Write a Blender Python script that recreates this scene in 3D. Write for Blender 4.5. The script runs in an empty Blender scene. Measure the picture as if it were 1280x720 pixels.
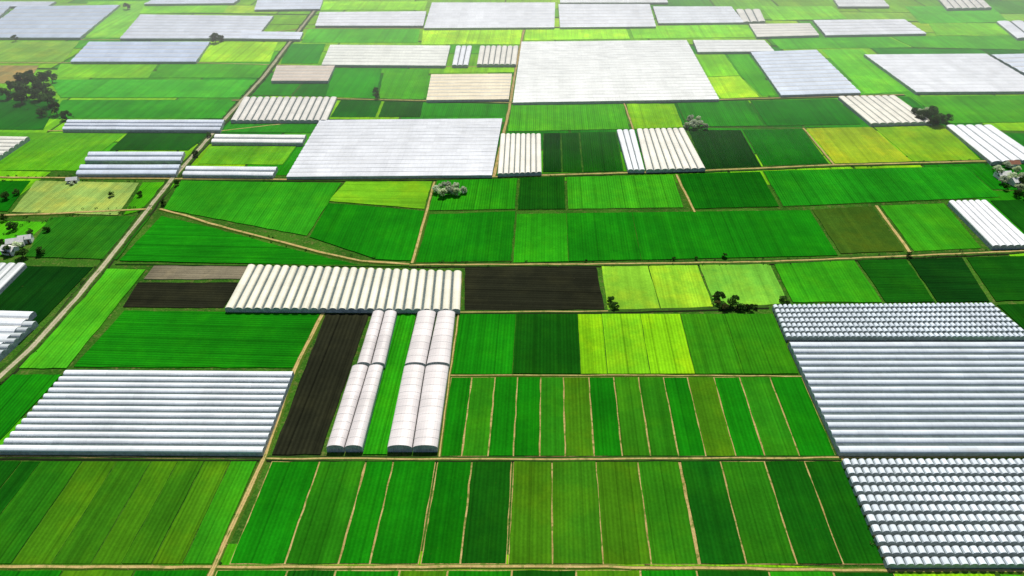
import bpy, math, random
from mathutils import Vector, noise
random.seed(7)
R=random.Random(11)
H=200.0; F=853.33; PT=math.radians(36)
VX,VY=686.0,-260.0
sc=bpy.context.scene
def W(p,z=0.0):
    """image pixel, unprojected through the camera -> ground plan position (metres)"""
    dx=(p[0]-640)/F; dy=(360-p[1])/F
    c,s=math.cos(PT),math.sin(PT)
    ry=c+dy*s; rz=-s+dy*c
    t=(H-z)/(-rz)
    return Vector((dx*t,ry*t,z))
def proj(x,y):
    c,s=math.cos(PT),math.sin(PT)
    d=y*c+H*s; u=y*s-H*c
    if d<1: return (x*99,9999)
    return (640+F*x/d,360-F*u/d)
def pv(x,y,y2): return VX+(x-VX)*(y2-VY)/(y-VY)
def lin(c):
    c=c/255.0
    return c/12.92 if c<=0.04045 else ((c+0.055)/1.055)**2.4
def col(c,j=0.0,ex=1.2,top=0.80):
    k=1+R.uniform(-j,j)
    return tuple(min(top,lin(v)*k/ex) for v in c)+(1.0,)

# ------------------------------------------------------------ materials
class NT:
    def __init__(s,name):
        s.m=bpy.data.materials.new(name); s.m.use_nodes=True
        s.t=s.m.node_tree; s.n=s.t.nodes; s.b=s.n['Principled BSDF']
    def N(s,t,**k):
        n=s.n.new(t)
        for a,b in k.items(): setattr(n,a,b)
        return n
    def L(s,a,b): s.t.links.new(a,b)
    def M(s,op,a,b=None,c=None,clamp=False):
        n=s.N('ShaderNodeMath',operation=op,use_clamp=clamp)
        for i,v in enumerate((a,b,c)):
            if v is None: continue
            if isinstance(v,(int,float)): n.inputs[i].default_value=v
            else: s.L(v,n.inputs[i])
        return n.outputs[0]
    def noise(s,vec,scale,detail=3,rough=0.55):
        n=s.N('ShaderNodeTexNoise')
        n.inputs['Scale'].default_value=scale; n.inputs['Detail'].default_value=detail
        n.inputs['Roughness'].default_value=rough
        s.L(vec,n.inputs['Vector'])
        return n.outputs['Fac']
    def offs(s,vec,val):
        c=s.N('ShaderNodeCombineXYZ')
        for i in range(3): s.L(val,c.inputs[i])
        n=s.N('ShaderNodeVectorMath',operation='ADD'); s.L(vec,n.inputs[0]); s.L(c.outputs[0],n.inputs[1]); return n.outputs[0]
    def mapr(s,v,a,b,c,d):
        n=s.N('ShaderNodeMapRange'); s.L(v,n.inputs[0])
        for i,x in enumerate((a,b,c,d)): n.inputs[i+1].default_value=x
        return n.outputs[0]
    def mix(s,f,a,b,bt='MIX'):
        n=s.N('ShaderNodeMix',data_type='RGBA',blend_type=bt)
        if isinstance(f,(int,float)): n.inputs[0].default_value=f
        else: s.L(f,n.inputs[0])
        for i,v in ((6,a),(7,b)):
            if isinstance(v,tuple): n.inputs[i].default_value=v
            else: s.L(v,n.inputs[i])
        return n.outputs[2]
    def scale(s,c,f):
        n=s.N('ShaderNodeVectorMath',operation='SCALE'); s.L(c,n.inputs[0]); s.L(f,n.inputs[3]); return n.outputs[0]
    def stretch(s,vec,sx,sy):
        n=s.N('ShaderNodeMapping'); n.inputs['Scale'].default_value=(sx,sy,1); s.L(vec,n.inputs[0]); return n.outputs[0]

def crop_mat(name,soil=False):
    a=NT(name)
    uv0=a.N('ShaderNodeUVMap').outputs[0]; oi=a.N('ShaderNodeObjectInfo')
    rnd=a.M('MULTIPLY',oi.outputs['Random'],577.0); uv=a.offs(uv0,rnd)
    sep=a.N('ShaderNodeSeparateXYZ'); a.L(uv0,sep.inputs[0]); u=sep.outputs[0]
    at=a.N('ShaderNodeAttribute',attribute_type='OBJECT',attribute_name='rowc'); rc=at.outputs['Fac']
    big=a.noise(uv,0.022,2); mid=a.noise(uv,0.16,4,0.65); fine=a.noise(uv,1.1,2,0.7)
    uu=a.M('ADD',u,a.M('MULTIPLY',mid,0.35))
    row=a.M('SINE',a.M('MULTIPLY',uu,2*math.pi/(1.5 if not soil else 1.9)))
    per=a.M('ADD',5.0,a.M('MULTIPLY',oi.outputs['Random'],6.0))
    tr=a.M('LESS_THAN',a.M('FRACT',a.M('DIVIDE',uu,per)),0.07)
    streak=a.noise(a.stretch(uv,0.30,0.006),1.0,3,0.6)
    f=a.mapr(streak,0.3,0.7,0.82,1.18)
    f=a.M('MULTIPLY',f,a.mapr(big,0.3,0.7,0.80,1.20))
    f=a.M('MULTIPLY',f,a.mapr(mid,0.3,0.7,0.90,1.10))
    f=a.M('MULTIPLY',f,a.mapr(fine,0.25,0.75,0.86,1.14))
    f=a.M('MULTIPLY',f,a.M('ADD',1.0,a.M('MULTIPLY',row,a.M('MULTIPLY',rc,1.0))))
    f=a.M('MULTIPLY',f,a.M('SUBTRACT',1.0,a.M('MULTIPLY',tr,a.M('MULTIPLY',rc,2.0))))
    c=a.scale(oi.outputs['Color'],f)
    yel=a.scale(a.mix(1.0,oi.outputs['Color'],(1.8,1.25,0.9,1) if not soil else (1.7,1.6,1.4,1),'MULTIPLY'),f)
    patch=a.mapr(a.noise(uv,0.05,3,0.7),0.46,0.72,0.0,0.8)
    c=a.mix(patch,c,yel)
    sp=a.mapr(a.noise(uv,0.5,3,0.75),0.70,0.78,0.0,0.35)
    c=a.mix(sp,c,(0.10,0.10,0.02,1) if not soil else (0.08,0.07,0.04,1))
    a.L(c,a.b.inputs['Base Color']); a.b.inputs['Roughness'].default_value=1.0
    a.b.inputs['Specular IOR Level'].default_value=0.03
    bp=a.N('ShaderNodeBump'); bp.inputs['Strength'].default_value=0.15; bp.inputs['Distance'].default_value=0.25
    a.L(a.M('ADD',a.M('MULTIPLY',row,0.8),a.M('MULTIPLY',fine,1.5)),bp.inputs['Height'])
    a.L(bp.outputs[0],a.b.inputs['Normal'])
    return a.m
M_crop=crop_mat('crop'); M_soil=crop_mat('ploughed_soil',True)

def dirt_mat(name,c1,c2,green,gr=0.5):
    a=NT(name); g=a.N('ShaderNodeNewGeometry').outputs['Position']
    uv=a.N('ShaderNodeUVMap').outputs[0]
    n1=a.noise(g,0.12,4,0.7); n2=a.noise(g,1.3,3,0.7); n3=a.noise(g,0.3,3,0.7)
    c=a.mix(a.mapr(n1,0.35,0.65,0,1),c1,c2)
    c=a.mix(a.mapr(n3,gr,gr+0.12,0,0.8),c,green)
    sep=a.N('ShaderNodeSeparateXYZ'); a.L(uv,sep.inputs[0])
    d=a.M('ABSOLUTE',a.M('SUBTRACT',sep.outputs[0],0.5))
    tk=a.M('LESS_THAN',a.M('ABSOLUTE',a.M('SUBTRACT',d,0.22)),0.09)
    c=a.mix(a.M('MULTIPLY',tk,0.6),c,tuple(min(.6,x*1.25) for x in c2[:3])+(1,))
    edge=a.M('GREATER_THAN',a.M('ADD',d,a.M('MULTIPLY',a.M('SUBTRACT',n2,0.5),0.35)),0.46)
    c=a.mix(edge,c,green)
    c=a.scale(c,a.mapr(n2,0.3,0.7,0.78,1.2))
    a.L(c,a.b.inputs['Base Color']); a.b.inputs['Roughness'].default_value=1; a.b.inputs['Specular IOR Level'].default_value=0.05
    return a.m
M_dirt=dirt_mat('dirt_track',(0.30,0.21,0.07,1),(0.44,0.32,0.13,1),(0.07,0.13,0.012,1),0.52)
M_road=dirt_mat('gravel_road',(0.26,0.23,0.14,1),(0.38,0.34,0.22,1),(0.06,0.12,0.015,1),0.55)
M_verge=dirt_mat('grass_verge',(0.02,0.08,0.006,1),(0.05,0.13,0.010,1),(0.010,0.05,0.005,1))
M_shadeverge=dirt_mat('verge_shade',(0.018,0.06,0.006,1),(0.04,0.10,0.010,1),(0.02,0.03,0.010,1))  # verge green with roadside shade mixed into the colour

a=NT('ground_grass'); g=a.N('ShaderNodeNewGeometry').outputs['Position']
c=a.mix(a.mapr(a.noise(g,0.02,5,0.65),0.35,0.65,0,1),(0.018,0.075,0.006,1),(0.05,0.15,0.012,1))
c=a.mix(a.mapr(a.noise(g,0.25,4,0.75),0.52,0.72,0,0.8),c,(0.14,0.12,0.04,1))
c=a.scale(c,a.mapr(a.noise(g,1.0,3,0.7),0.3,0.7,0.6,1.3))
a.L(c,a.b.inputs['Base Color']); a.b.inputs['Roughness'].default_value=1; a.b.inputs['Specular IOR Level'].default_value=0.03
M_ground=a.m

def film_mat(name):
    a=NT(name); uv0=a.N('ShaderNodeUVMap').outputs[0]; oi=a.N('ShaderNodeObjectInfo')
    rnd=a.M('MULTIPLY',oi.outputs['Random'],331.0); uv=a.offs(uv0,rnd)
    sep=a.N('ShaderNodeSeparateXYZ'); a.L(uv0,sep.inputs[0]); u=sep.outputs[0]; v=sep.outputs[1]
    cell=a.N('ShaderNodeTexWhiteNoise',noise_dimensions='2D')
    cmb=a.N('ShaderNodeCombineXYZ'); a.L(a.M('FLOOR',a.M('DIVIDE',u,9.0)),cmb.inputs[0]); a.L(a.M('FLOOR',v),cmb.inputs[1])
    a.L(cmb.outputs[0],cell.inputs['Vector'])
    f=a.mapr(cell.outputs['Value'],0,1,0.92,1.05)
    rib=a.M('LESS_THAN',a.M('FRACT',a.M('DIVIDE',u,3.0)),0.08)
    f=a.M('MULTIPLY',f,a.M('SUBTRACT',1.0,a.M('MULTIPLY',rib,0.08)))
    f=a.M('MULTIPLY',f,a.mapr(a.noise(uv,0.05,3,0.65),0.3,0.7,0.88,1.08))
    f=a.M('MULTIPLY',f,a.mapr(a.noise(uv,0.8,3,0.7),0.3,0.7,0.95,1.05))
    c=a.scale(oi.outputs['Color'],f)
    dirt=a.mapr(a.noise(a.stretch(uv,0.12,1.3),1.0,3,0.7),0.55,0.78,0,0.30)
    c=a.mix(dirt,c,(0.46,0.44,0.39,1))
    a.L(c,a.b.inputs['Base Color']); a.b.inputs['Roughness'].default_value=0.42
    a.b.inputs['Specular IOR Level'].default_value=0.35
    tl=a.N('ShaderNodeBsdfTranslucent'); a.L(c,tl.inputs[0])
    ms=a.N('ShaderNodeMixShader'); ms.inputs[0].default_value=0.05
    a.L(a.b.outputs[0],ms.inputs[1]); a.L(tl.outputs[0],ms.inputs[2]); a.L(ms.outputs[0],a.n['Material Output'].inputs[0])
    return a.m
M_film=film_mat('greenhouse_film')
def plain(name,c,rough=0.7,var=0.3,sc_=0.6):
    a=NT(name); g=a.N('ShaderNodeNewGeometry').outputs['Position']
    cc=a.N('ShaderNodeRGB'); cc.outputs[0].default_value=c
    a.L(a.scale(cc.outputs[0],a.mapr(a.noise(g,sc_,3,0.7),0.3,0.7,1-var,1+var)),a.b.inputs['Base Color'])
    a.b.inputs['Roughness'].default_value=rough; a.b.inputs['Specular IOR Level'].default_value=0.2; return a.m
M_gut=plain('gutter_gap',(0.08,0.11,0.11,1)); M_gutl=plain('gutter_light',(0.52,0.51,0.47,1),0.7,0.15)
M_wall=plain('greenhouse_side_film',(0.34,0.38,0.37,1),0.5)
M_bark=plain('bark',(0.09,0.06,0.04,1),0.9)
M_white=plain('white_render',(0.68,0.66,0.62,1),0.8,0.08); M_roof=plain('roof_sheet',(0.55,0.54,0.52,1),0.6,0.15)
M_roofr=plain('roof_tile',(0.28,0.12,0.07,1),0.8,0.2); M_glass=plain('window_glass',(0.03,0.04,0.05,1),0.15,0.1)
M_door=plain('door_wood',(0.12,0.07,0.04,1),0.7,0.2); M_steel=plain('steel_frame',(0.50,0.49,0.48,1),0.5,0.1)
def leaf_mat(name,c1,c2):
    a=NT(name); oi=a.N('ShaderNodeObjectInfo')
    tc=a.N('ShaderNodeTexCoord').outputs['Object']
    c=a.mix(a.mapr(a.noise(tc,0.55,3,0.7),0.35,0.65,0,1),c1,c2)
    c=a.scale(c,a.mapr(oi.outputs['Random'],0,1,0.7,1.3))
    a.L(c,a.b.inputs['Base Color']); a.b.inputs['Roughness'].default_value=0.8; a.b.inputs['Specular IOR Level'].default_value=0.1
    tl=a.N('ShaderNodeBsdfTranslucent'); a.L(c,tl.inputs[0])
    ms=a.N('ShaderNodeMixShader'); ms.inputs[0].default_value=0.35
    a.L(a.b.outputs[0],ms.inputs[1]); a.L(tl.outputs[0],ms.inputs[2]); a.L(ms.outputs[0],a.n['Material Output'].inputs[0])
    return a.m
M_leaf=leaf_mat('leaf_dark',(0.018,0.06,0.008,1),(0.065,0.15,0.02,1))
M_leafp=leaf_mat('leaf_pale',(0.30,0.42,0.16,1),(0.78,0.80,0.64,1))
M_leafr=leaf_mat('leaf_reddish',(0.10,0.06,0.02,1),(0.07,0.12,0.02,1))

# ------------------------------------------------------------ helpers
def mkobj(name,vs,fs,mats,mi=None,uvs=None,color=None,parent=None):
    me=bpy.data.meshes.new(name); me.from_pydata([tuple(v) for v in vs],[],fs)
    for m in mats: me.materials.append(m)
    if mi: me.polygons.foreach_set('material_index',mi)
    if uvs is not None:
        l=me.uv_layers.new(name='UVMap'); li=[0]*len(me.loops); me.loops.foreach_get('vertex_index',li)
        flat=[]
        for i in li: flat+=[uvs[i][0],uvs[i][1]]
        l.data.foreach_set('uv',flat)
    me.update()
    o=bpy.data.objects.new(name,me); sc.collection.objects.link(o)
    if color: o.color=color
    if parent: o.parent=parent
    return o
def inset(P,g):
    n=len(P); ar=sum(P[i].x*P[(i+1)%n].y-P[(i+1)%n].x*P[i].y for i in range(n))
    if ar<0: P=P[::-1]
    out=[]
    for i in range(n):
        a,b,c=P[i-1],P[i],P[(i+1)%n]
        d1=(b-a).normalized(); d2=(c-b).normalized()
        n1=Vector((-d1.y,d1.x,0)); n2=Vector((-d2.y,d2.x,0))
        m=(n1+n2); k=m.dot(n1)
        out.append(b+m*(g/max(k,0.35)))
    return out
def rough_poly(P,step=5.0,amp=0.3):
    out=[]
    for i in range(len(P)):
        a,b=P[i],P[(i+1)%len(P)]; L=(b-a).length; n=max(1,min(40,int(L/step)))
        for k in range(n):
            q=a.lerp(b,k/n)
            if k: q=q+Vector((R.uniform(-amp,amp),R.uniform(-amp,amp),0))
            out.append(q)
    return out
DIR=Vector((0.0436,1,0)).normalized()
def field_world(P,c,g=0.5,h=None,name='crop_field',mat=None,rowc=None,horiz=False,jit=0.08,rough=True):
    P=inset(P,g)
    if rough: P=rough_poly(P,5.0,min(0.3,0.1+g*0.4))
    h=h or R.uniform(0.28,0.5)
    n=len(P); vs=[Vector((p.x,p.y,h)) for p in P]+[Vector((p.x,p.y,0.0)) for p in P]
    fs=[tuple(range(n))]+[(i,i+n,(i+1)%n+n,(i+1)%n) for i in range(n)]
    d=DIR if not horiz else Vector((DIR.y,-DIR.x,0)); pr=Vector((d.y,-d.x,0))
    uv=[(v.dot(pr),v.dot(d)) for v in vs]
    o=mkobj(name,vs,fs,[mat or M_crop],None,uv,col(c,jit))
    o['rowc']=float(rowc if rowc is not None else R.uniform(0.06,0.17))
    return o
def field(pts,c,**k): return field_world([W(p) for p in pts],c,**k)
def sheet(pts,mat,z=0.1,name='dirt_headland'):
    vs=[W(p) for p in pts]
    for v in vs: v.z=z
    return mkobj(name,vs,[tuple(range(len(vs)))],[mat],None,[(0.5,0)]*len(vs))
def row(yt,yb,xs,cols,g=0.5,under=M_verge,**k):
    ytl,ytr=yt if isinstance(yt,tuple) else (yt,yt)
    ybl,ybr=yb if isinstance(yb,tuple) else (yb,yb)
    x0,x1=xs[0],xs[-1]
    def T(x):
        t=(x-x0)/(x1-x0); return ytl+(ytr-ytl)*t, ybl+(ybr-ybl)*t
    q=[]
    for x in xs:
        a,b=T(x); q.append(((x,a),(pv(x,a,b),b)))
    if under: sheet([q[0][0],q[-1][0],q[-1][1],q[0][1]],under,0.2+R.uniform(0,0.04),'grass_verge' if under==M_verge else 'dirt_headland')
    for i,c in enumerate(cols):
        if c is None: continue
        field([q[i][0],q[i+1][0],q[i+1][1],q[i][1]],c,g=g,**k)
def ribbon(pts,w,mat,name='dirt_road',z=0.6,world=False):
    P=[W(p) for p in pts] if not world else pts
    Q=[]
    for i in range(len(P)-1):
        L=(P[i+1]-P[i]).length; n=max(1,int(L/7))
        for k in range(n): Q.append(P[i].lerp(P[i+1],k/n))
    Q.append(P[-1])
    vs=[];uv=[];fs=[];s=0
    for i,q in enumerate(Q):
        d=(Q[min(i+1,len(Q)-1)]-Q[max(i-1,0)]).normalized(); n=Vector((d.y,-d.x,0))
        if i: s+=(Q[i]-Q[i-1]).length
        ww=w/2*(1+R.uniform(-.15,.15)); q=q+n*R.uniform(-.2,.2)
        for k,(o,zz) in enumerate(((-ww-0.7,0.02),(-ww,z),(ww,z),(ww+0.7,0.02))):
            v=q+n*o; v.z=zz; vs.append(v); uv.append((( -0.02,0,1,1.02)[k],s))
        if i:
            b=4*i
            for k in range(3): fs.append((b-4+k,b-3+k,b+1+k,b+k))
    return mkobj(name,vs,fs,[mat],None,uv)

# greenhouse builder
class GH:
    def __init__(s): s.v=[];s.f=[];s.m=[];s.uv=[]
    def spans(s,C,n,axis,hg,ha,gut,seg=6,lenstep=9.0,jit=0.05):
        TL,TR,BR,BL=C
        def pos(a,b): return (TL.lerp(TR,a)).lerp(BL.lerp(BR,a),b)
        if axis=='h': P=lambda l,t:pos(l,t); Ln=(TR-TL).length
        else: P=lambda l,t:pos(t,l); Ln=(BL-TL).length
        ns=max(1,min(30,int(Ln/lenstep)))
        prof=[]
        for i in range(n):
            a0=(i+gut/2)/n; a1=(i+1-gut/2)/n
            if i==0:a0=0
            if i==n-1:a1=1
            for k in range(seg+1):
                th=math.pi*k/seg
                prof.append((a0+(a1-a0)*(1-math.cos(th))/2,hg+ha*math.sin(th),i+k/seg*0.98))
        m=len(prof); base=len(s.v)
        off=[[R.uniform(-jit,jit) for _ in range(n)] for _ in range(ns+1)]
        for l in range(ns+1):
            for j,(t,z,vv) in enumerate(prof):
                p=P(l/ns,t); zz=z+(off[l][int(vv)] if z>hg+0.05 else 0)
                s.v.append((p.x,p.y,zz)); s.uv.append((l/ns*Ln,vv))
        for l in range(ns):
            for j in range(m-1):
                a=base+l*m+j
                s.f.append((a,a+1,a+m+1,a+m)); s.m.append(1 if (j%(seg+1))==seg else 0)
        for l in (0,ns):
            b2=len(s.v)
            for t,z,vv in prof:
                p=P(l/ns,t); s.v.append((p.x,p.y,0.0)); s.uv.append((0,vv))
            for j in range(m-1):
                a=base+l*m+j; s.f.append((a,a+1,b2+j+1,b2+j)); s.m.append(2)
        for j in (0,m-1):
            b2=len(s.v)
            for l in range(ns+1):
                p=P(l/ns,prof[j][0]); s.v.append((p.x,p.y,0.0)); s.uv.append((l/ns*Ln,0))
            for l in range(ns):
                a=base+l*m+j; s.f.append((a,a+m,b2+l+1,b2+l)); s.m.append(2)
    def make(s,c,dark=True,name='greenhouse'):
        return mkobj(name,s.v,s.f,[M_film,M_gut if dark else M_gutl,M_wall,M_steel],s.m,s.uv,c)
def gh(pts,n,axis,c,hg=2.4,ha=0.9,gut=0.15,dark=True,jit=0.05,**k):
    C=[W(p,hg) for p in pts]; G=GH()
    G.spans(C,n,axis,hg,ha,gut,jit=jit,**k)
    return G.make(col(c,0.02,0.98,0.83),dark)
def scallop(pts,rows,n,c,hg=2.2,ha=0.9,fill=0.7):
    C=[W(p,hg) for p in pts]; G=GH(); TL,TR,BR,BL=C
    for j in range(rows):
        a,b=j/rows,(j+fill)/rows
        q=[TL.lerp(BL,a),TR.lerp(BR,a),TR.lerp(BR,b),TL.lerp(BL,b)]
        G.spans(q,n,'v',hg,ha,0.18,seg=5,lenstep=50,jit=0.06)
    o=G.make(col(c,0.02,0.98,0.83))
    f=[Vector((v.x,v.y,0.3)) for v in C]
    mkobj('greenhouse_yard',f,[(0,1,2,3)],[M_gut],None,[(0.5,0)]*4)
    return o

# ------------------------------------------------------------ ground
S=9000
mkobj('ground',[(-S,-S,0),(S,-S,0),(S,S,0),(-S,S,0)],[(0,1,2,3)],[M_ground])

G0=(12,96,6);G1=(18,114,8);G2=(34,132,12);G3=(66,155,16);G4=(106,180,24)
L1=(120,186,18);L2=(148,204,32);D=(16,80,8);DD=(9,58,9);Y=(148,178,34);SO=(34,36,24);PL=(140,170,84);OL=(62,116,14)

Pd=Vector((DIR.y,-DIR.x,0))
y=-260
while y<3400:
    dh=R.uniform(34,60) if y<900 else R.uniform(60,110)
    x=-1500 - (y>900)*900
    lim=-x
    while x<lim:
        dw=R.uniform(40,120) if y<900 else R.uniform(90,200)
        cx,cy=x+dw/2,y+dh/2
        ctr=Pd*cx+DIR*cy; u,v=proj(ctr.x,ctr.y)
        vis = -25<u<1305 and 222<v<735
        if not vis and abs(cx)<max(500,cy*1.15):
            q=[Pd*x+DIR*(y+dh),Pd*(x+dw)+DIR*(y+dh),Pd*(x+dw)+DIR*y,Pd*x+DIR*y]
            t=R.random()
            inside=-25<u<1305 and v>-5
            if t<0.16 and not inside and v<735:
                G=GH(); hh=2.6
                G.spans([Vector((w.x,w.y,hh)) for w in q],R.randint(5,11),R.choice('hv'),hh,1.0,0.15,seg=4,lenstep=40)
                G.make(col(R.choice([(225,228,230),(230,226,212),(200,208,216)]),0,1.0),False)
            else:
                cc=[G2,G4,G3,G4,G3,L1,G1,G2,G3] if v>60 else [G4,L1,L2,G3,G4,L1,(130,192,50),G3]  # farthest plots take lighter greens, haze brightening put into their colour
                field_world(q,R.choice(cc),g=0.9,h=0.15+R.uniform(0,0.04),rough=False)
        x+=dw
    y+=dh+R.choice([0,0,3])

# ------------------------------------------------------------ near rows
OL2=(50,108,14)
row(577,706,[-260,-200,-140,-70,-20,28,52,104,147,190,223,256,289,322],[G2,OL,D,G2,D,D,(34,100,12),OL,OL2,OL,OL2,OL,(44,128,16)],g=0.2,rowc=0.12)
row(577,706,[340,400,458,492,545],[G1,(34,110,12),G1,G1],g=0.3,under=M_dirt,rowc=0.1)
row(577,706,[547,590,640],[G0,D],g=0.3,under=M_dirt,rowc=0.1)
row(577,706,[642,690,745,797,848,850],[OL,OL2,OL,(44,114,14),None],g=0.2,under=M_dirt,rowc=0.12)
row(577,706,[850,900,955,1005,1053],[(18,90,12),(38,110,14),D,D],g=0.26,under=M_dirt,rowc=0.1)
row(713,860,[-300,-200,-90,0,80,170,262],[G2,OL,G1,G1,OL,G1],g=0.3)
row(713,860,[272,360,420,500,560,640,720,800,870,960,1040,1115],[G1,D,G1,OL,G1,D,OL,G1,D,G2,D],g=0.3,under=M_dirt)
row(472,571,[564,590,619,647,676,704,736,767,798,829,859,892,924,962,1002],[G1,(40,118,14),G1,G1,(40,122,16),OL,G1,(46,114,14),(40,116,14),G1,OL,G1,(40,122,16),G1],g=0.24,under=M_dirt,rowc=0.09)
row(393,468,[573,645,722,752,800,850,905,966],[G1,D,L1,(116,188,24),L1,(52,132,16),(46,124,14)],g=0.12,rowc=0.12)
field([(155,388),(402,391),(370,461),(90,460)],G1,horiz=True,rowc=0.16)
field([(133,336),(184,337),(84,462),(22,462)],(66,160,26),rowc=0.12)
field([(16,468),(80,468),(0,553),(-80,553)],G1)
field([(-110,500),(-20,468),(-90,553),(-200,553)],G0)
field([(192,332),(312,333),(301,350),(178,350)],(120,112,92),mat=M_soil,name='fallow_field',horiz=True)
field([(172,353),(301,353),(280,386),(152,385)],SO,mat=M_soil,name='ploughed_field',horiz=True,rowc=0.15)
field([(407,392),(463,392),(402,570),(338,570)],SO,mat=M_soil,name='ploughed_field',rowc=0.2)
field([(580,335),(746,333),(757,388),(580,390)],SO,mat=M_soil,name='ploughed_field',rowc=0.15,horiz=True)
field([(497,392),(521,392),(484,569),(453,569)],G2,g=0.2,rowc=0.15)
field([(751,332),(810,332),(826,388),(759,389)],(122,178,44),g=0.3,name='meadow',rowc=0.03)
field([(810,332),(872,332),(893,387),(826,388)],(134,192,44),g=0.2,name='meadow',rowc=0.06)
field([(873,331),(962,329),(987,380),(894,387)],(110,182,56),g=0.4,name='meadow',rowc=0.03)
field([(965,328),(1068,325),(1104,379),(990,379)],(48,144,18),g=0.5)
field([(1070,325),(1133,324),(1170,379),(1106,379)],D,horiz=True)
field([(1134,324),(1203,322),(1238,378),(1171,379)],DD,horiz=True)
field([(1206,322),(1310,319),(1380,372),(1244,378)],D,horiz=True)
field([(1244,381),(1420,376),(1480,440),(1292,425)],D)
row((268,264),(329,327),[536,645],[G1])
row((268,263),(329,320),[646,708,790,1012],[G2,G1,G1],g=0.15,rowc=0.08)
field([(1014,262),(1090,258),(1131,315),(1050,318)],(54,86,20),name='fallow_field',rowc=0.02)
field([(1099,257),(1180,254),(1228,311),(1142,315)],(46,132,18))
field([(1236,251),(1340,248),(1400,300),(1292,304)],D)
row((226,222),(264,262),[546,648],[G2]); row((222,221),(263,262),[649,706],[D])
row((221,219),(262,260),[708,842],[(52,152,22)],rowc=0.14)
row((218,215),(262,259),[848,950],[G0]); row((214,208),(259,247),[953,1207],[(26,128,16)],rowc=0.14)
row((167,166),(216,216),[679,701,724],[DD,D]); row((166,165),(216,215),[724,770],[D])
row((163,163),(212,209),[860,926],[DD]); row((163,161),(208,205),[928,1003],[G0])
field([(1007,161),(1090,159),(1142,204),(1044,206)],Y,g=0.4,rowc=0.03); field([(1091,159),(1180,157),(1228,202),(1143,204)],(118,170,28),g=0.3,rowc=0.03)
row((132,131),(165,162),[638,780],[G3]); row((130,130),(162,160),[782,843],[L1])
row((127,126),(159,158),[845,935],[G2]); row((126,124),(158,156),[937,1046],[G1])
field([(1138,121),(1330,119),(1390,152),(1184,155)],G3)
field([(1122,121),(1136,121),(1182,154),(1168,154)],G1)
field([(226,226),(428,229),(384,296),(204,262)],(42,138,20),g=0.4)
field([(432,227),(541,227),(531,262),(410,252)],(104,168,28),g=0.4,horiz=True)
field([(410,254),(531,264),(517,327),(470,325),(386,297)],G1,g=0.4)
field([(202,270),(262,284),(340,305),(420,325),(455,333),(148,327)],G1,g=0.4,horiz=True,rowc=0.16)
field([(45,226),(175,229),(148,270),(14,266)],PL,g=0.4,name='fallow_field')
field([(62,272),(190,270),(147,326),(30,322)],(34,104,18),g=0.5)
field([(178,228),(222,228),(194,260),(153,270)],G3)
field([(-120,330),(118,334),(25,432),(-190,420)],DD,g=0.5)
field([(-140,226),(40,226),(10,265),(-160,265)],G0)
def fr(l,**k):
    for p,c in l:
        b=1.0+max(0,(130-p[0][1]))/130*0.20  # haze brightening put into the crop colour, stronger with distance
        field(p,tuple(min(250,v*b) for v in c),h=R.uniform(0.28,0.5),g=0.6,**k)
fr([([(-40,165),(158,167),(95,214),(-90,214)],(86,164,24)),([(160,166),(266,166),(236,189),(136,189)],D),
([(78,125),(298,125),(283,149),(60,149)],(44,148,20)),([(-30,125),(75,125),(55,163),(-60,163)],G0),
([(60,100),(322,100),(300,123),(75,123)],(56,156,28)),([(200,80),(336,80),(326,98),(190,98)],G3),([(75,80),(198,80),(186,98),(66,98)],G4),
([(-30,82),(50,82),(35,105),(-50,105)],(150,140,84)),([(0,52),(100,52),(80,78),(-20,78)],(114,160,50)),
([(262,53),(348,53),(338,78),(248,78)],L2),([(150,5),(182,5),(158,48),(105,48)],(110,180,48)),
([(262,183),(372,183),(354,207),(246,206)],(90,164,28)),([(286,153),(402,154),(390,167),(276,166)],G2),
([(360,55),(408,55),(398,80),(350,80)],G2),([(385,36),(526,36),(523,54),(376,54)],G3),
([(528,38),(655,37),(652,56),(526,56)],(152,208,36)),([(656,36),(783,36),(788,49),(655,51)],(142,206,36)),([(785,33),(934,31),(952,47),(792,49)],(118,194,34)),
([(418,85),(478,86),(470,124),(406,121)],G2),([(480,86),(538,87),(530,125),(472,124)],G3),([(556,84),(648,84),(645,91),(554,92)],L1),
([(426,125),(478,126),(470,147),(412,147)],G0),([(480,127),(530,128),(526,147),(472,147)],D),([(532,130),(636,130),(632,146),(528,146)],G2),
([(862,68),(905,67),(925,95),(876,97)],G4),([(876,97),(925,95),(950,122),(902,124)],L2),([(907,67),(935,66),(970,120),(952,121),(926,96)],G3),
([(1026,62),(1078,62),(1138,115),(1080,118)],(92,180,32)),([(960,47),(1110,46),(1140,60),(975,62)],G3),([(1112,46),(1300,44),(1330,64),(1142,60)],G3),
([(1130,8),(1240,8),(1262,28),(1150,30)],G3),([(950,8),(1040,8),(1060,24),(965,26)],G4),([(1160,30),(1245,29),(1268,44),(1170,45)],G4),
([(400,2),(535,2),(531,13),(396,13)],L1),([(110,2),(290,1),(280,16),(100,18)],G4)])
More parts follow.
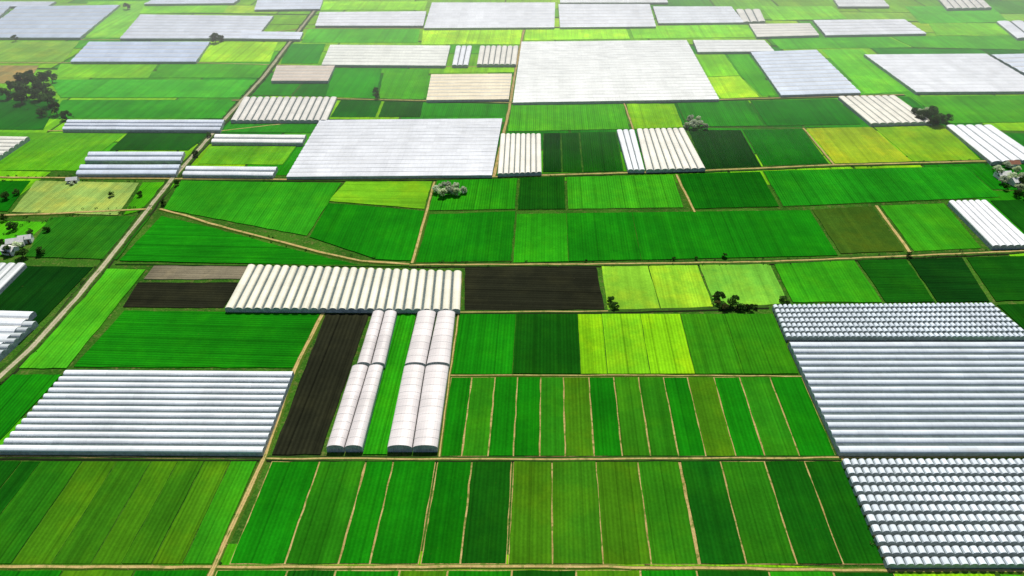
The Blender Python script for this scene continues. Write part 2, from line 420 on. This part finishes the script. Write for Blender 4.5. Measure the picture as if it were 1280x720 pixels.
# ------------------------------------------------------------ greenhouses
WH=(240,240,236);GY=(218,224,232);BE=(230,224,208);CR=(248,242,226);PK=(206,198,195)
gh([(84,463),(367,465),(328,566),(-4,564)],13,'h',(228,232,234),ha=0.9,gut=0.34)
gh([(310,332),(577,340),(575,388),(281,386)],25,'v',(220,214,192),ha=1.0,gut=0.24)
def tun(q,c=PK):
    hg,ha=2.3,1.6; C=[W(p,hg) for p in q]; G=GH(); G.spans(C,1,'v',hg,ha,0,seg=12,lenstep=5,jit=0.08)
    TL,TR,BR,BL=C; n=len(G.v)
    # hoops standing just proud of the film
    Ln=(BL-TL).length; k=int(Ln/4)
    for i in range(k+1):
        for e in (0,1):
            f=min(1,max(0,i/k+(e*0.12-0.06)/Ln))
            A=TL.lerp(BL,f);B=TR.lerp(BR,f)
            for j in range(13):
                th=math.pi*j/12; p=A.lerp(B,0.5-(0.5+.004)*math.cos(th)); G.v.append((p.x,p.y,hg+(ha+.12)*math.sin(th))); G.uv.append((0,0))
        b=n+i*26
        for j in range(12): G.f.append((b+j,b+j+1,b+13+j+1,b+13+j)); G.m.append(3)
    for t in (0.0,0.2,0.38,0.62,0.8,1.0):
        p=BL.lerp(BR,0.01+t*0.98); z1=hg+ha*math.sqrt(max(0,1-(2*t-1)**2))
        b=len(G.v)
        for (dx,dz) in ((-.09,0),(.09,0),(.09,z1),(-.09,z1)): G.v.append((p.x+dx,p.y-.06,dz)); G.uv.append((0,0))
        G.f.append((b,b+1,b+2,b+3)); G.m.append(3)
    G.make(col(c,0.03,0.98))
tun([(466,391),(480,391),(463,456),(446,456)]);tun([(481,391),(496,391),(481,456),(464,456)])
tun([(440,459),(460,459),(430,560),(408,560)]);tun([(461,459),(479,459),(453,560),(431,560)])
tun([(522,391),(545,391),(532,456),(506,456)]);tun([(547,391),(569,391),(562,456),(533,456)])
tun([(505,459),(531,459),(515,560),(484,560)]);tun([(532,459),(561,459),(547,560),(516,560)])
scallop([(966,382),(1240,380),(1292,424),(984,424)],7,46,(208,216,222),fill=.62)
gh([(986,428),(1294,428),(1470,566),(1050,566)],16,'h',(208,215,220),ha=0.85,gut=0.38)
scallop([(1053,575),(1480,575),(1640,712),(1112,712)],11,46,(216,223,228),fill=.62)
gh([(1186,252),(1233,251),(1294,307),(1241,308)],6,'v',WH)
gh([(400,150),(628,148),(615,219),(358,221)],16,'h',(208,209,212),ha=0.4,gut=0.07,dark=False)
gh([(652,52),(858,50),(899,124),(641,128)],22,'h',CR,ha=0.4,gut=0.12,dark=False)
gh([(626,168),(676,168),(677,216),(622,218)],8,'v',BE)
gh([(771,163),(793,163),(806,213),(785,213)],3,'v',WH); gh([(796,162),(855,161),(882,211),(808,213)],8,'v',BE)
gh([(1048,121),(1119,120),(1166,153),(1089,155)],8,'v',(230,224,206))
gh([(1183,157),(1240,157),(1302,199),(1240,203)],5,'v',WH)
gh([(539,93),(640,92),(636,124),(533,125)],8,'h',(232,216,180),gut=0.2,ha=.5,dark=False)
gh([(413,56),(563,57),(557,82),(402,81)],7,'h',(240,234,218),dark=False,ha=.5)
gh([(346,82),(419,82),(410,101),(339,101)],5,'h',(206,190,170),dark=False,ha=.5)
gh([(305,122),(421,122),(408,151),(288,151)],14,'v',(220,214,202),gut=0.2)
gh([(570,58),(590,58),(585,82),(565,82)],3,'v',WH);gh([(600,58),(648,58),(645,81),(596,81)],7,'v',BE)
gh([(85,150),(281,150),(275,163),(78,162)],3,'h',(204,210,220),gut=0.25)
gh([(112,190),(231,190),(226,201),(106,201)],2,'h',(206,212,222),gut=0.3); gh([(102,206),(226,206),(220,218),(95,218)],2,'h',(200,208,220),gut=0.3)
gh([(234,208),(347,209),(341,220),(228,219)],2,'h',(220,222,224),gut=0.3); gh([(270,168),(383,169),(378,179),(264,178)],2,'h',(230,228,222),gut=0.3)
gh([(112,52),(263,52),(245,77),(88,77)],5,'h',(192,204,222),dark=False,ha=.5); gh([(176,18),(342,20),(320,48),(150,48)],8,'h',(214,218,224),dark=False,ha=.5)
gh([(22,8),(150,6),(100,47),(-30,47)],8,'h',(196,208,222),dark=False,ha=.5); gh([(302,39),(379,40),(375,49),(299,48)],2,'h',GY,dark=False,ha=.5)
gh([(-120,6),(15,6),(-20,40),(-180,40)],6,'h',(196,206,220),dark=False,ha=.5)
gh([(540,3),(694,3),(693,34),(530,35)],9,'h',(252,250,244),dark=False,gut=.06,ha=.4);gh([(698,5),(812,5),(820,33),(700,34)],7,'h',(250,246,242),dark=False,ha=.4)
gh([(816,8),(914,8),(930,28),(823,29)],6,'h',(230,232,236),dark=False,ha=.5);gh([(400,15),(533,14),(529,32),(394,32)],5,'h',(252,248,238),dark=False,ha=.4)
gh([(866,50),(955,50),(968,64),(872,65)],4,'h',CR,dark=False,ha=.5);gh([(938,65),(1020,62),(1076,116),(976,119)],12,'h',(212,220,230),dark=False,ha=.45)
gh([(1080,68),(1232,67),(1312,114),(1145,115)],12,'h',(253,253,250),dark=False,ha=.3,gut=.05);gh([(1238,68),(1330,66),(1400,98),(1295,100)],6,'h',GY,dark=False,ha=.5)
gh([(1016,25),(1130,24),(1158,42),(1032,44)],5,'h',(234,237,240),dark=False,ha=.5);gh([(936,30),(1012,29),(1024,44),(946,46)],5,'h',BE,dark=False,ha=.5)
gh([(920,12),(950,12),(957,27),(929,28)],3,'v',BE);gh([(1040,-4),(1100,-4),(1112,8),(1048,8)],3,'h',CR,dark=False,ha=.5)
gh([(1172,-3),(1226,-3),(1240,10),(1184,11)],6,'v',BE);gh([(1246,27),(1330,25),(1360,46),(1272,48)],5,'v',WH)
gh([(322,0),(404,0),(400,11),(318,12)],3,'h',GY,dark=False,ha=.5);gh([(-6,2),(70,2),(60,8),(-20,8)],3,'h',GY,dark=False,ha=.5)
gh([(700,-8),(830,-8),(835,3),(700,3)],3,'h',CR,dark=False,ha=.5);gh([(190,0),(300,-1),(292,4),(180,5)],2,'h',GY,dark=False,ha=.5)
gh([(-70,330),(32,330),(-4,366),(-110,366)],9,'v',(200,202,200));gh([(-90,402),(46,402),(-8,452),(-150,452)],7,'h',(192,198,198),gut=.35)

# ------------------------------------------------------------ roads and painted verge shade
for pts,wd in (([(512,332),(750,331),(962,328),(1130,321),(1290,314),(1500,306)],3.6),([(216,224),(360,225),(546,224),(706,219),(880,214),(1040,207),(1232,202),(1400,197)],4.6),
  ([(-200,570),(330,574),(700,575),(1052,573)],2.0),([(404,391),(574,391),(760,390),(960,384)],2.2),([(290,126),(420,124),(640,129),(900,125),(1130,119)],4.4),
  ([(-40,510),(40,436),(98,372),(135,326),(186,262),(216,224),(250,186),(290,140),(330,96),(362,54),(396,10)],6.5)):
    ribbon(pts,wd,M_shadeverge,'shaded_verge',0.50+R.uniform(-.01,.01))  # dark verge ribbon under the road; hedge shadow line painted into its green
ribbon([(-120,590),(-40,510),(40,436),(98,372),(135,326),(186,262),(216,224),(250,186),(290,140),(330,96),(362,54),(396,10),(410,-12),(440,-50)],2.8,M_road,'gravel_road',0.65)
ribbon([(200,262),(232,270),(262,280),(340,300),(400,316),(452,327),(512,331)],1.5,M_dirt)
ribbon([(404,392),(367,466),(331,572),(268,709),(225,800)],1.6,M_dirt)
ribbon([(543,228),(534,262),(515,330)],1.3,M_dirt); ribbon([(617,222),(636,140),(646,80),(655,38)],2.0,M_dirt)
ribbon([(512,332),(750,331),(962,328),(1130,321),(1290,314),(1500,306)],1.1,M_dirt,z=0.62)
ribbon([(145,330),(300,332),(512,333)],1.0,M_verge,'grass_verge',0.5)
ribbon([(216,224),(360,225),(546,224),(706,219),(880,214),(1040,207),(1232,202),(1400,197)],1.6,M_dirt,z=0.58)
ribbon([(-200,570),(330,574),(700,575),(1052,573),(1500,571)],0.7,M_dirt,z=0.56)
ribbon([(-200,708),(268,710),(700,709),(1112,714),(1600,716)],0.9,M_dirt,z=0.52)
ribbon([(845,219),(868,266)],1.3,M_dirt);ribbon([(1004,161),(1042,206)],1.3,M_dirt);ribbon([(1095,258),(1137,316)],1.8,M_dirt)
ribbon([(577,341),(574,391),(562,470),(549,572)],0.6,M_dirt); ribbon([(404,391),(574,391),(760,390)],0.6,M_dirt,z=0.55)
ribbon([(966,382),(1004,470),(1052,573),(1112,715)],0.8,M_dirt,z=0.54)
ribbon([(562,470),(800,470),(1003,471)],0.5,M_dirt,z=0.48)
ribbon([(290,126),(420,124),(640,129),(900,125),(1130,119)],1.4,M_dirt,z=0.56);ribbon([(0,50),(260,50),(380,36),(530,36),(800,33),(960,29)],1.4,M_dirt,z=0.5)
ribbon([(60,164),(270,165),(400,150)],1.2,M_dirt,z=0.5);ribbon([(0,79),(250,79),(400,83),(650,84)],1.4,M_dirt,z=0.5)
ribbon([(780,130),(792,163)],1.3,M_dirt);ribbon([(190,262),(60,268),(-60,272)],1.6,M_dirt);ribbon([(-40,222),(216,224)],1.5,M_dirt)

# ------------------------------------------------------------ trees
def tube(vs,fs,a,b,r0,r1,n=6):
    d=(b-a).normalized(); u=d.orthogonal().normalized(); w=d.cross(u); k=len(vs)
    for p,r in ((a,r0),(b,r1)):
        for i in range(n):
            t=2*math.pi*i/n; vs.append(p+u*math.cos(t)*r+w*math.sin(t)*r)
    for i in range(n): fs.append((k+i,k+(i+1)%n,k+n+(i+1)%n,k+n+i))
def leafs(vs,fs,c,rad,n,sz,rr,fl=0.8):
    for _ in range(n):
        while True:
            d=Vector((rr.uniform(-1,1),rr.uniform(-1,1),rr.uniform(-1,1)))
            if 0.05<d.length<1: break
        d=d.normalized()*(d.length**0.5)
        p=c+Vector((d.x*rad,d.y*rad,d.z*rad*fl)); s=sz*rr.uniform(.6,1.3)
        a=Vector((rr.uniform(-1,1),rr.uniform(-1,1),rr.uniform(-.6,.6))).normalized(); b=a.orthogonal().normalized()
        k=len(vs); vs+= [p-a*s,p-b*s*.7,p+a*s,p+b*s*.7]; fs.append((k,k+1,k+2,k+3))
def tree_mesh(seed,leaf,h=9.0):
    rr=random.Random(seed); vs=[];fs=[]
    t1=Vector((rr.uniform(-.3,.3),rr.uniform(-.3,.3),h*0.3)); t2=Vector((rr.uniform(-.6,.6),rr.uniform(-.6,.6),h*0.7))
    tube(vs,fs,Vector((0,0,-.1)),t1,0.38,0.28,8); tube(vs,fs,t1,t2,0.28,0.12,8)
    cs=[t2+Vector((0,0,h*0.12))]
    for i in range(9):
        an=i*2.4+rr.uniform(-.4,.4); zz=rr.uniform(0.34,0.85)*h; r=rr.uniform(.16,.32)*h*(1.25-abs(zz/h-.5))
        e=Vector((math.cos(an)*r,math.sin(an)*r,zz)); s=t1.lerp(t2,rr.uniform(0,.9))
        tube(vs,fs,s,e,0.13,0.04,5); cs.append(e)
    nb=len(fs)
    for c in cs: leafs(vs,fs,c,rr.uniform(.14,.22)*h,rr.randint(90,140),0.46,rr)
    me=bpy.data.meshes.new('tree'); me.from_pydata([tuple(v) for v in vs],[],fs)
    me.materials.append(M_bark); me.materials.append(leaf)
    me.polygons.foreach_set('material_index',[0]*nb+[1]*(len(fs)-nb)); me.update(); return me
TM={'d':[tree_mesh(i,M_leaf) for i in range(4)],'p':[tree_mesh(20+i,M_leafp,7) for i in range(3)],'r':[tree_mesh(40+i,M_leafr,7) for i in range(2)]}
def tree(px,py,s=1.0,k='d'):
    p=W((px,py)); o=bpy.data.objects.new('tree',R.choice(TM[k])); sc.collection.objects.link(o)
    o.location=(p.x,p.y,0); s*=R.uniform(.85,1.15); o.scale=(s*R.uniform(.9,1.15),s*R.uniform(.9,1.15),s*R.uniform(.85,1.1)); o.rotation_euler=(0,0,R.uniform(0,6.28))
for q in [(22,118,1.2),(34,122,1.4),(44,112,1.4),(56,108,1.5),(66,104,1.2),(48,126,1.4),(62,134,1.3),(72,144,1.1),(30,108,1.1),(10,124,1.),(84,150,.8),(54,146,.9),(40,100,1),(28,130,1.2),(54,118,1.3),(66,124,1.2),
    (270,54,1.2),(277,52,.9),(1150,152,1.2),(1163,150,1.3),(1172,156,1.1),(1142,146,.8),(1182,154,.8),(1166,158,.9),
    (898,376,.5),(912,384,.55),(926,388,.5),(937,388,.45),(901,386,.4),(918,378,.4),(944,386,.3),(978,378,.5),(984,382,.35),(763,380,.45),(768,386,.4),
    (1248,222,.6),(1276,232,.7),(1256,238,.5),(1270,246,.6),(1282,250,.7),
    (12,318,.6),(30,322,.6),(4,308,.6),(40,296,.5),(52,318,.5),(18,288,.6),(6,276,.6),(60,290,.5),(470,118,.7),(472,124,.6),(176,246,.5),(140,246,.4),(160,12,.8),(20,52,.7),(8,250,.7),(22,244,.6),(-12,262,.8),
    (222,232,.4),(245,196,.5),(262,172,.5),(205,256,.5),(905,322,.3),(870,325,.25),(842,326,.25),(732,328,.25),(1135,322,.3)]:
    tree(q[0],q[1],q[2],'d')
for q in [(546,242,.7),(554,246,.8),(563,244,.9),(572,245,.85),(579,242,.7),(551,237,.7),(560,238,.8),(570,237,.7),(858,160,.8),(866,161,1.),(874,159,.9),(881,162,.7),(862,154,.8),(872,154,.7),(1246,216,.8),(1268,218,.9),(1252,230,.8),(1276,226,.8),(1262,228,.9),(1284,240,.9),(1258,210,.8),(1272,240,.8),(90,232,.5),(24,312,.7),(1158,146,1.),(1148,142,.8)]:
    tree(q[0],q[1],q[2],'p')
for q in [(896,382,.45),(906,388,.5),(932,386,.5),(920,388,.4),(893,374,.4),(766,384,.3),(1145,152,.7)]: tree(q[0],q[1],q[2],'r')
def shrubs(lines,name='roadside_shrubs'):
    vs=[];fs=[];rr=random.Random(3)
    for pts,dens,side in lines:
        P=[W(p) for p in pts]
        for i in range(len(P)-1):
            L=(P[i+1]-P[i]).length; d=(P[i+1]-P[i]).normalized(); n=Vector((d.y,-d.x,0))
            for k in range(int(L*dens)):
                if noise.noise(P[i]*0.05+d*k*0.08)<-0.12: continue
                p=P[i].lerp(P[i+1],rr.random())+n*(rr.choice((-1,1))*side+rr.uniform(-.8,.8)); r=rr.uniform(.3,1.0)
                leafs(vs,fs,p+Vector((0,0,r*.7)),r,int(12+r*18),0.28,rr)
    mkobj(name,vs,fs,[M_leaf])
shrubs([([(-40,510),(40,436),(98,372),(135,326),(186,262),(216,224),(250,186),(290,140),(330,96)],0.2,3.2),
 ([(512,332),(750,331),(962,328),(1290,314)],0.35,2.0),([(262,280),(340,300),(400,316),(512,331)],0.12,1.8),
 ([(216,224),(360,225),(706,219),(1232,202)],0.15,2.2),([(-60,272),(60,268),(190,262)],0.4,3),([(-20,224),(180,224)],0.4,3),
 ([(0,300),(60,272)],0.5,4),([(890,380),(945,390)],1.0,1.0),([(850,162),(886,160)],0.6,1.5),([(20,130),(90,150)],0.7,4),
 ([(1236,204),(1300,262)],0.4,3),([(1004,470),(1052,573),(1112,715)],0.12,1.2),([(404,392),(331,572),(268,709)],0.06,1.6)])

# ------------------------------------------------------------ farm buildings
def box(n,x0,x1,y0,y1,z0,z1,mat,par):
    v=[(x,y,z) for z in (z0,z1) for y in (y0,y1) for x in (x0,x1)]
    return mkobj(n,v,[(0,2,3,1),(4,5,7,6),(0,1,5,4),(2,6,7,3),(0,4,6,2),(1,3,7,5)],[mat],parent=par)
def house(px,py,w,d,h,rot,roofm,name='farmhouse'):
    e=bpy.data.objects.new(name,None); sc.collection.objects.link(e); p=W((px,py)); e.location=(p.x,p.y,0); e.rotation_euler=(0,0,rot)
    a,b=w/2,d/2
    box('walls',-a,a,-b,b,0,h,M_white,e)
    r=d*0.28; ov=.4
    mkobj('gables',[(-a,-b,h),(-a,b,h),(-a,0,h+r),(a,-b,h),(a,b,h),(a,0,h+r)],[(0,1,2),(3,5,4)],[M_white],parent=e)
    zo=h-ov*r/b+.05
    mkobj('roof',[(-a-ov,-b-ov,zo),(a+ov,-b-ov,zo),(a+ov,0,h+r+.05),(-a-ov,0,h+r+.05),(a+ov,b+ov,zo),(-a-ov,b+ov,zo)],[(0,1,2,3),(3,2,4,5)],[roofm],parent=e)
    n=max(2,int(w/3))
    for i in range(n):
        x=-a+(i+.5)*w/n
        if i==n//2: box('door',x-.5,x+.5,-b-.05,-b-.003,0,2.1,M_door,e)
        else: box('window',x-.6,x+.6,-b-.05,-b-.003,1,2.2,M_glass,e)
        box('window',x-.6,x+.6,b+.003,b+.05,1,2.2,M_glass,e)
for q in [(22,306,8,5,3,.3,M_roof),(34,302,6,4.5,3,.3,M_roof),(14,316,7,5,3,-.2,M_white),(1252,222,8,6,3,.1,M_white),(1268,230,7,6,3,.2,M_white),(1264,208,7,5,3,0,M_roofr),(92,228,6,4,2.6,.2,M_roof)]: house(*q)

# ------------------------------------------------------------ haze bank over the distant plain, light, sky, camera
v=[(x,y,z) for z in (-6,125) for y in (400,7000) for x in (-4500,4500)]
m=bpy.data.materials.new('haze_air'); m.use_nodes=True; nt=m.node_tree; nt.nodes.remove(nt.nodes['Principled BSDF'])
vs_=nt.nodes.new('ShaderNodeVolumeScatter'); vs_.inputs['Density'].default_value=0.00115; vs_.inputs['Anisotropy'].default_value=0.5; vs_.inputs['Color'].default_value=(1,0.97,0.88,1)
nt.links.new(vs_.outputs[0],nt.nodes['Material Output'].inputs['Volume'])
mkobj('haze',v,[(0,2,3,1),(4,5,7,6),(0,1,5,4),(2,6,7,3),(0,4,6,2),(1,3,7,5)],[m])
EL=math.radians(58); AZ=math.radians(4)
sv=Vector((math.sin(AZ)*math.cos(EL),math.cos(AZ)*math.cos(EL),math.sin(EL)))
l=bpy.data.lights.new('sun','SUN'); l.energy=5.0; l.angle=math.radians(0.5); l.color=(1,0.97,0.88)
o=bpy.data.objects.new('sun',l); sc.collection.objects.link(o); o.rotation_euler=(-sv).to_track_quat('-Z','Y').to_euler()
w=bpy.data.worlds.new('World'); sc.world=w; w.use_nodes=True; bg=w.node_tree.nodes['Background']
sk=w.node_tree.nodes.new('ShaderNodeTexSky'); sk.sky_type='NISHITA'; sk.sun_disc=False; sk.sun_elevation=EL; sk.sun_rotation=AZ
w.node_tree.links.new(sk.outputs[0],bg.inputs[0]); bg.inputs[1].default_value=0.09
cam=bpy.data.cameras.new('camera'); cam.lens=24; cam.sensor_width=36; cam.clip_end=20000; cam.clip_start=0.5
co=bpy.data.objects.new('camera',cam); sc.collection.objects.link(co); co.location=(0,0,H); co.rotation_euler=(math.radians(54),0,0)
sc.camera=co
sc.view_settings.view_transform='Standard'; sc.view_settings.look='None'; sc.view_settings.exposure=0
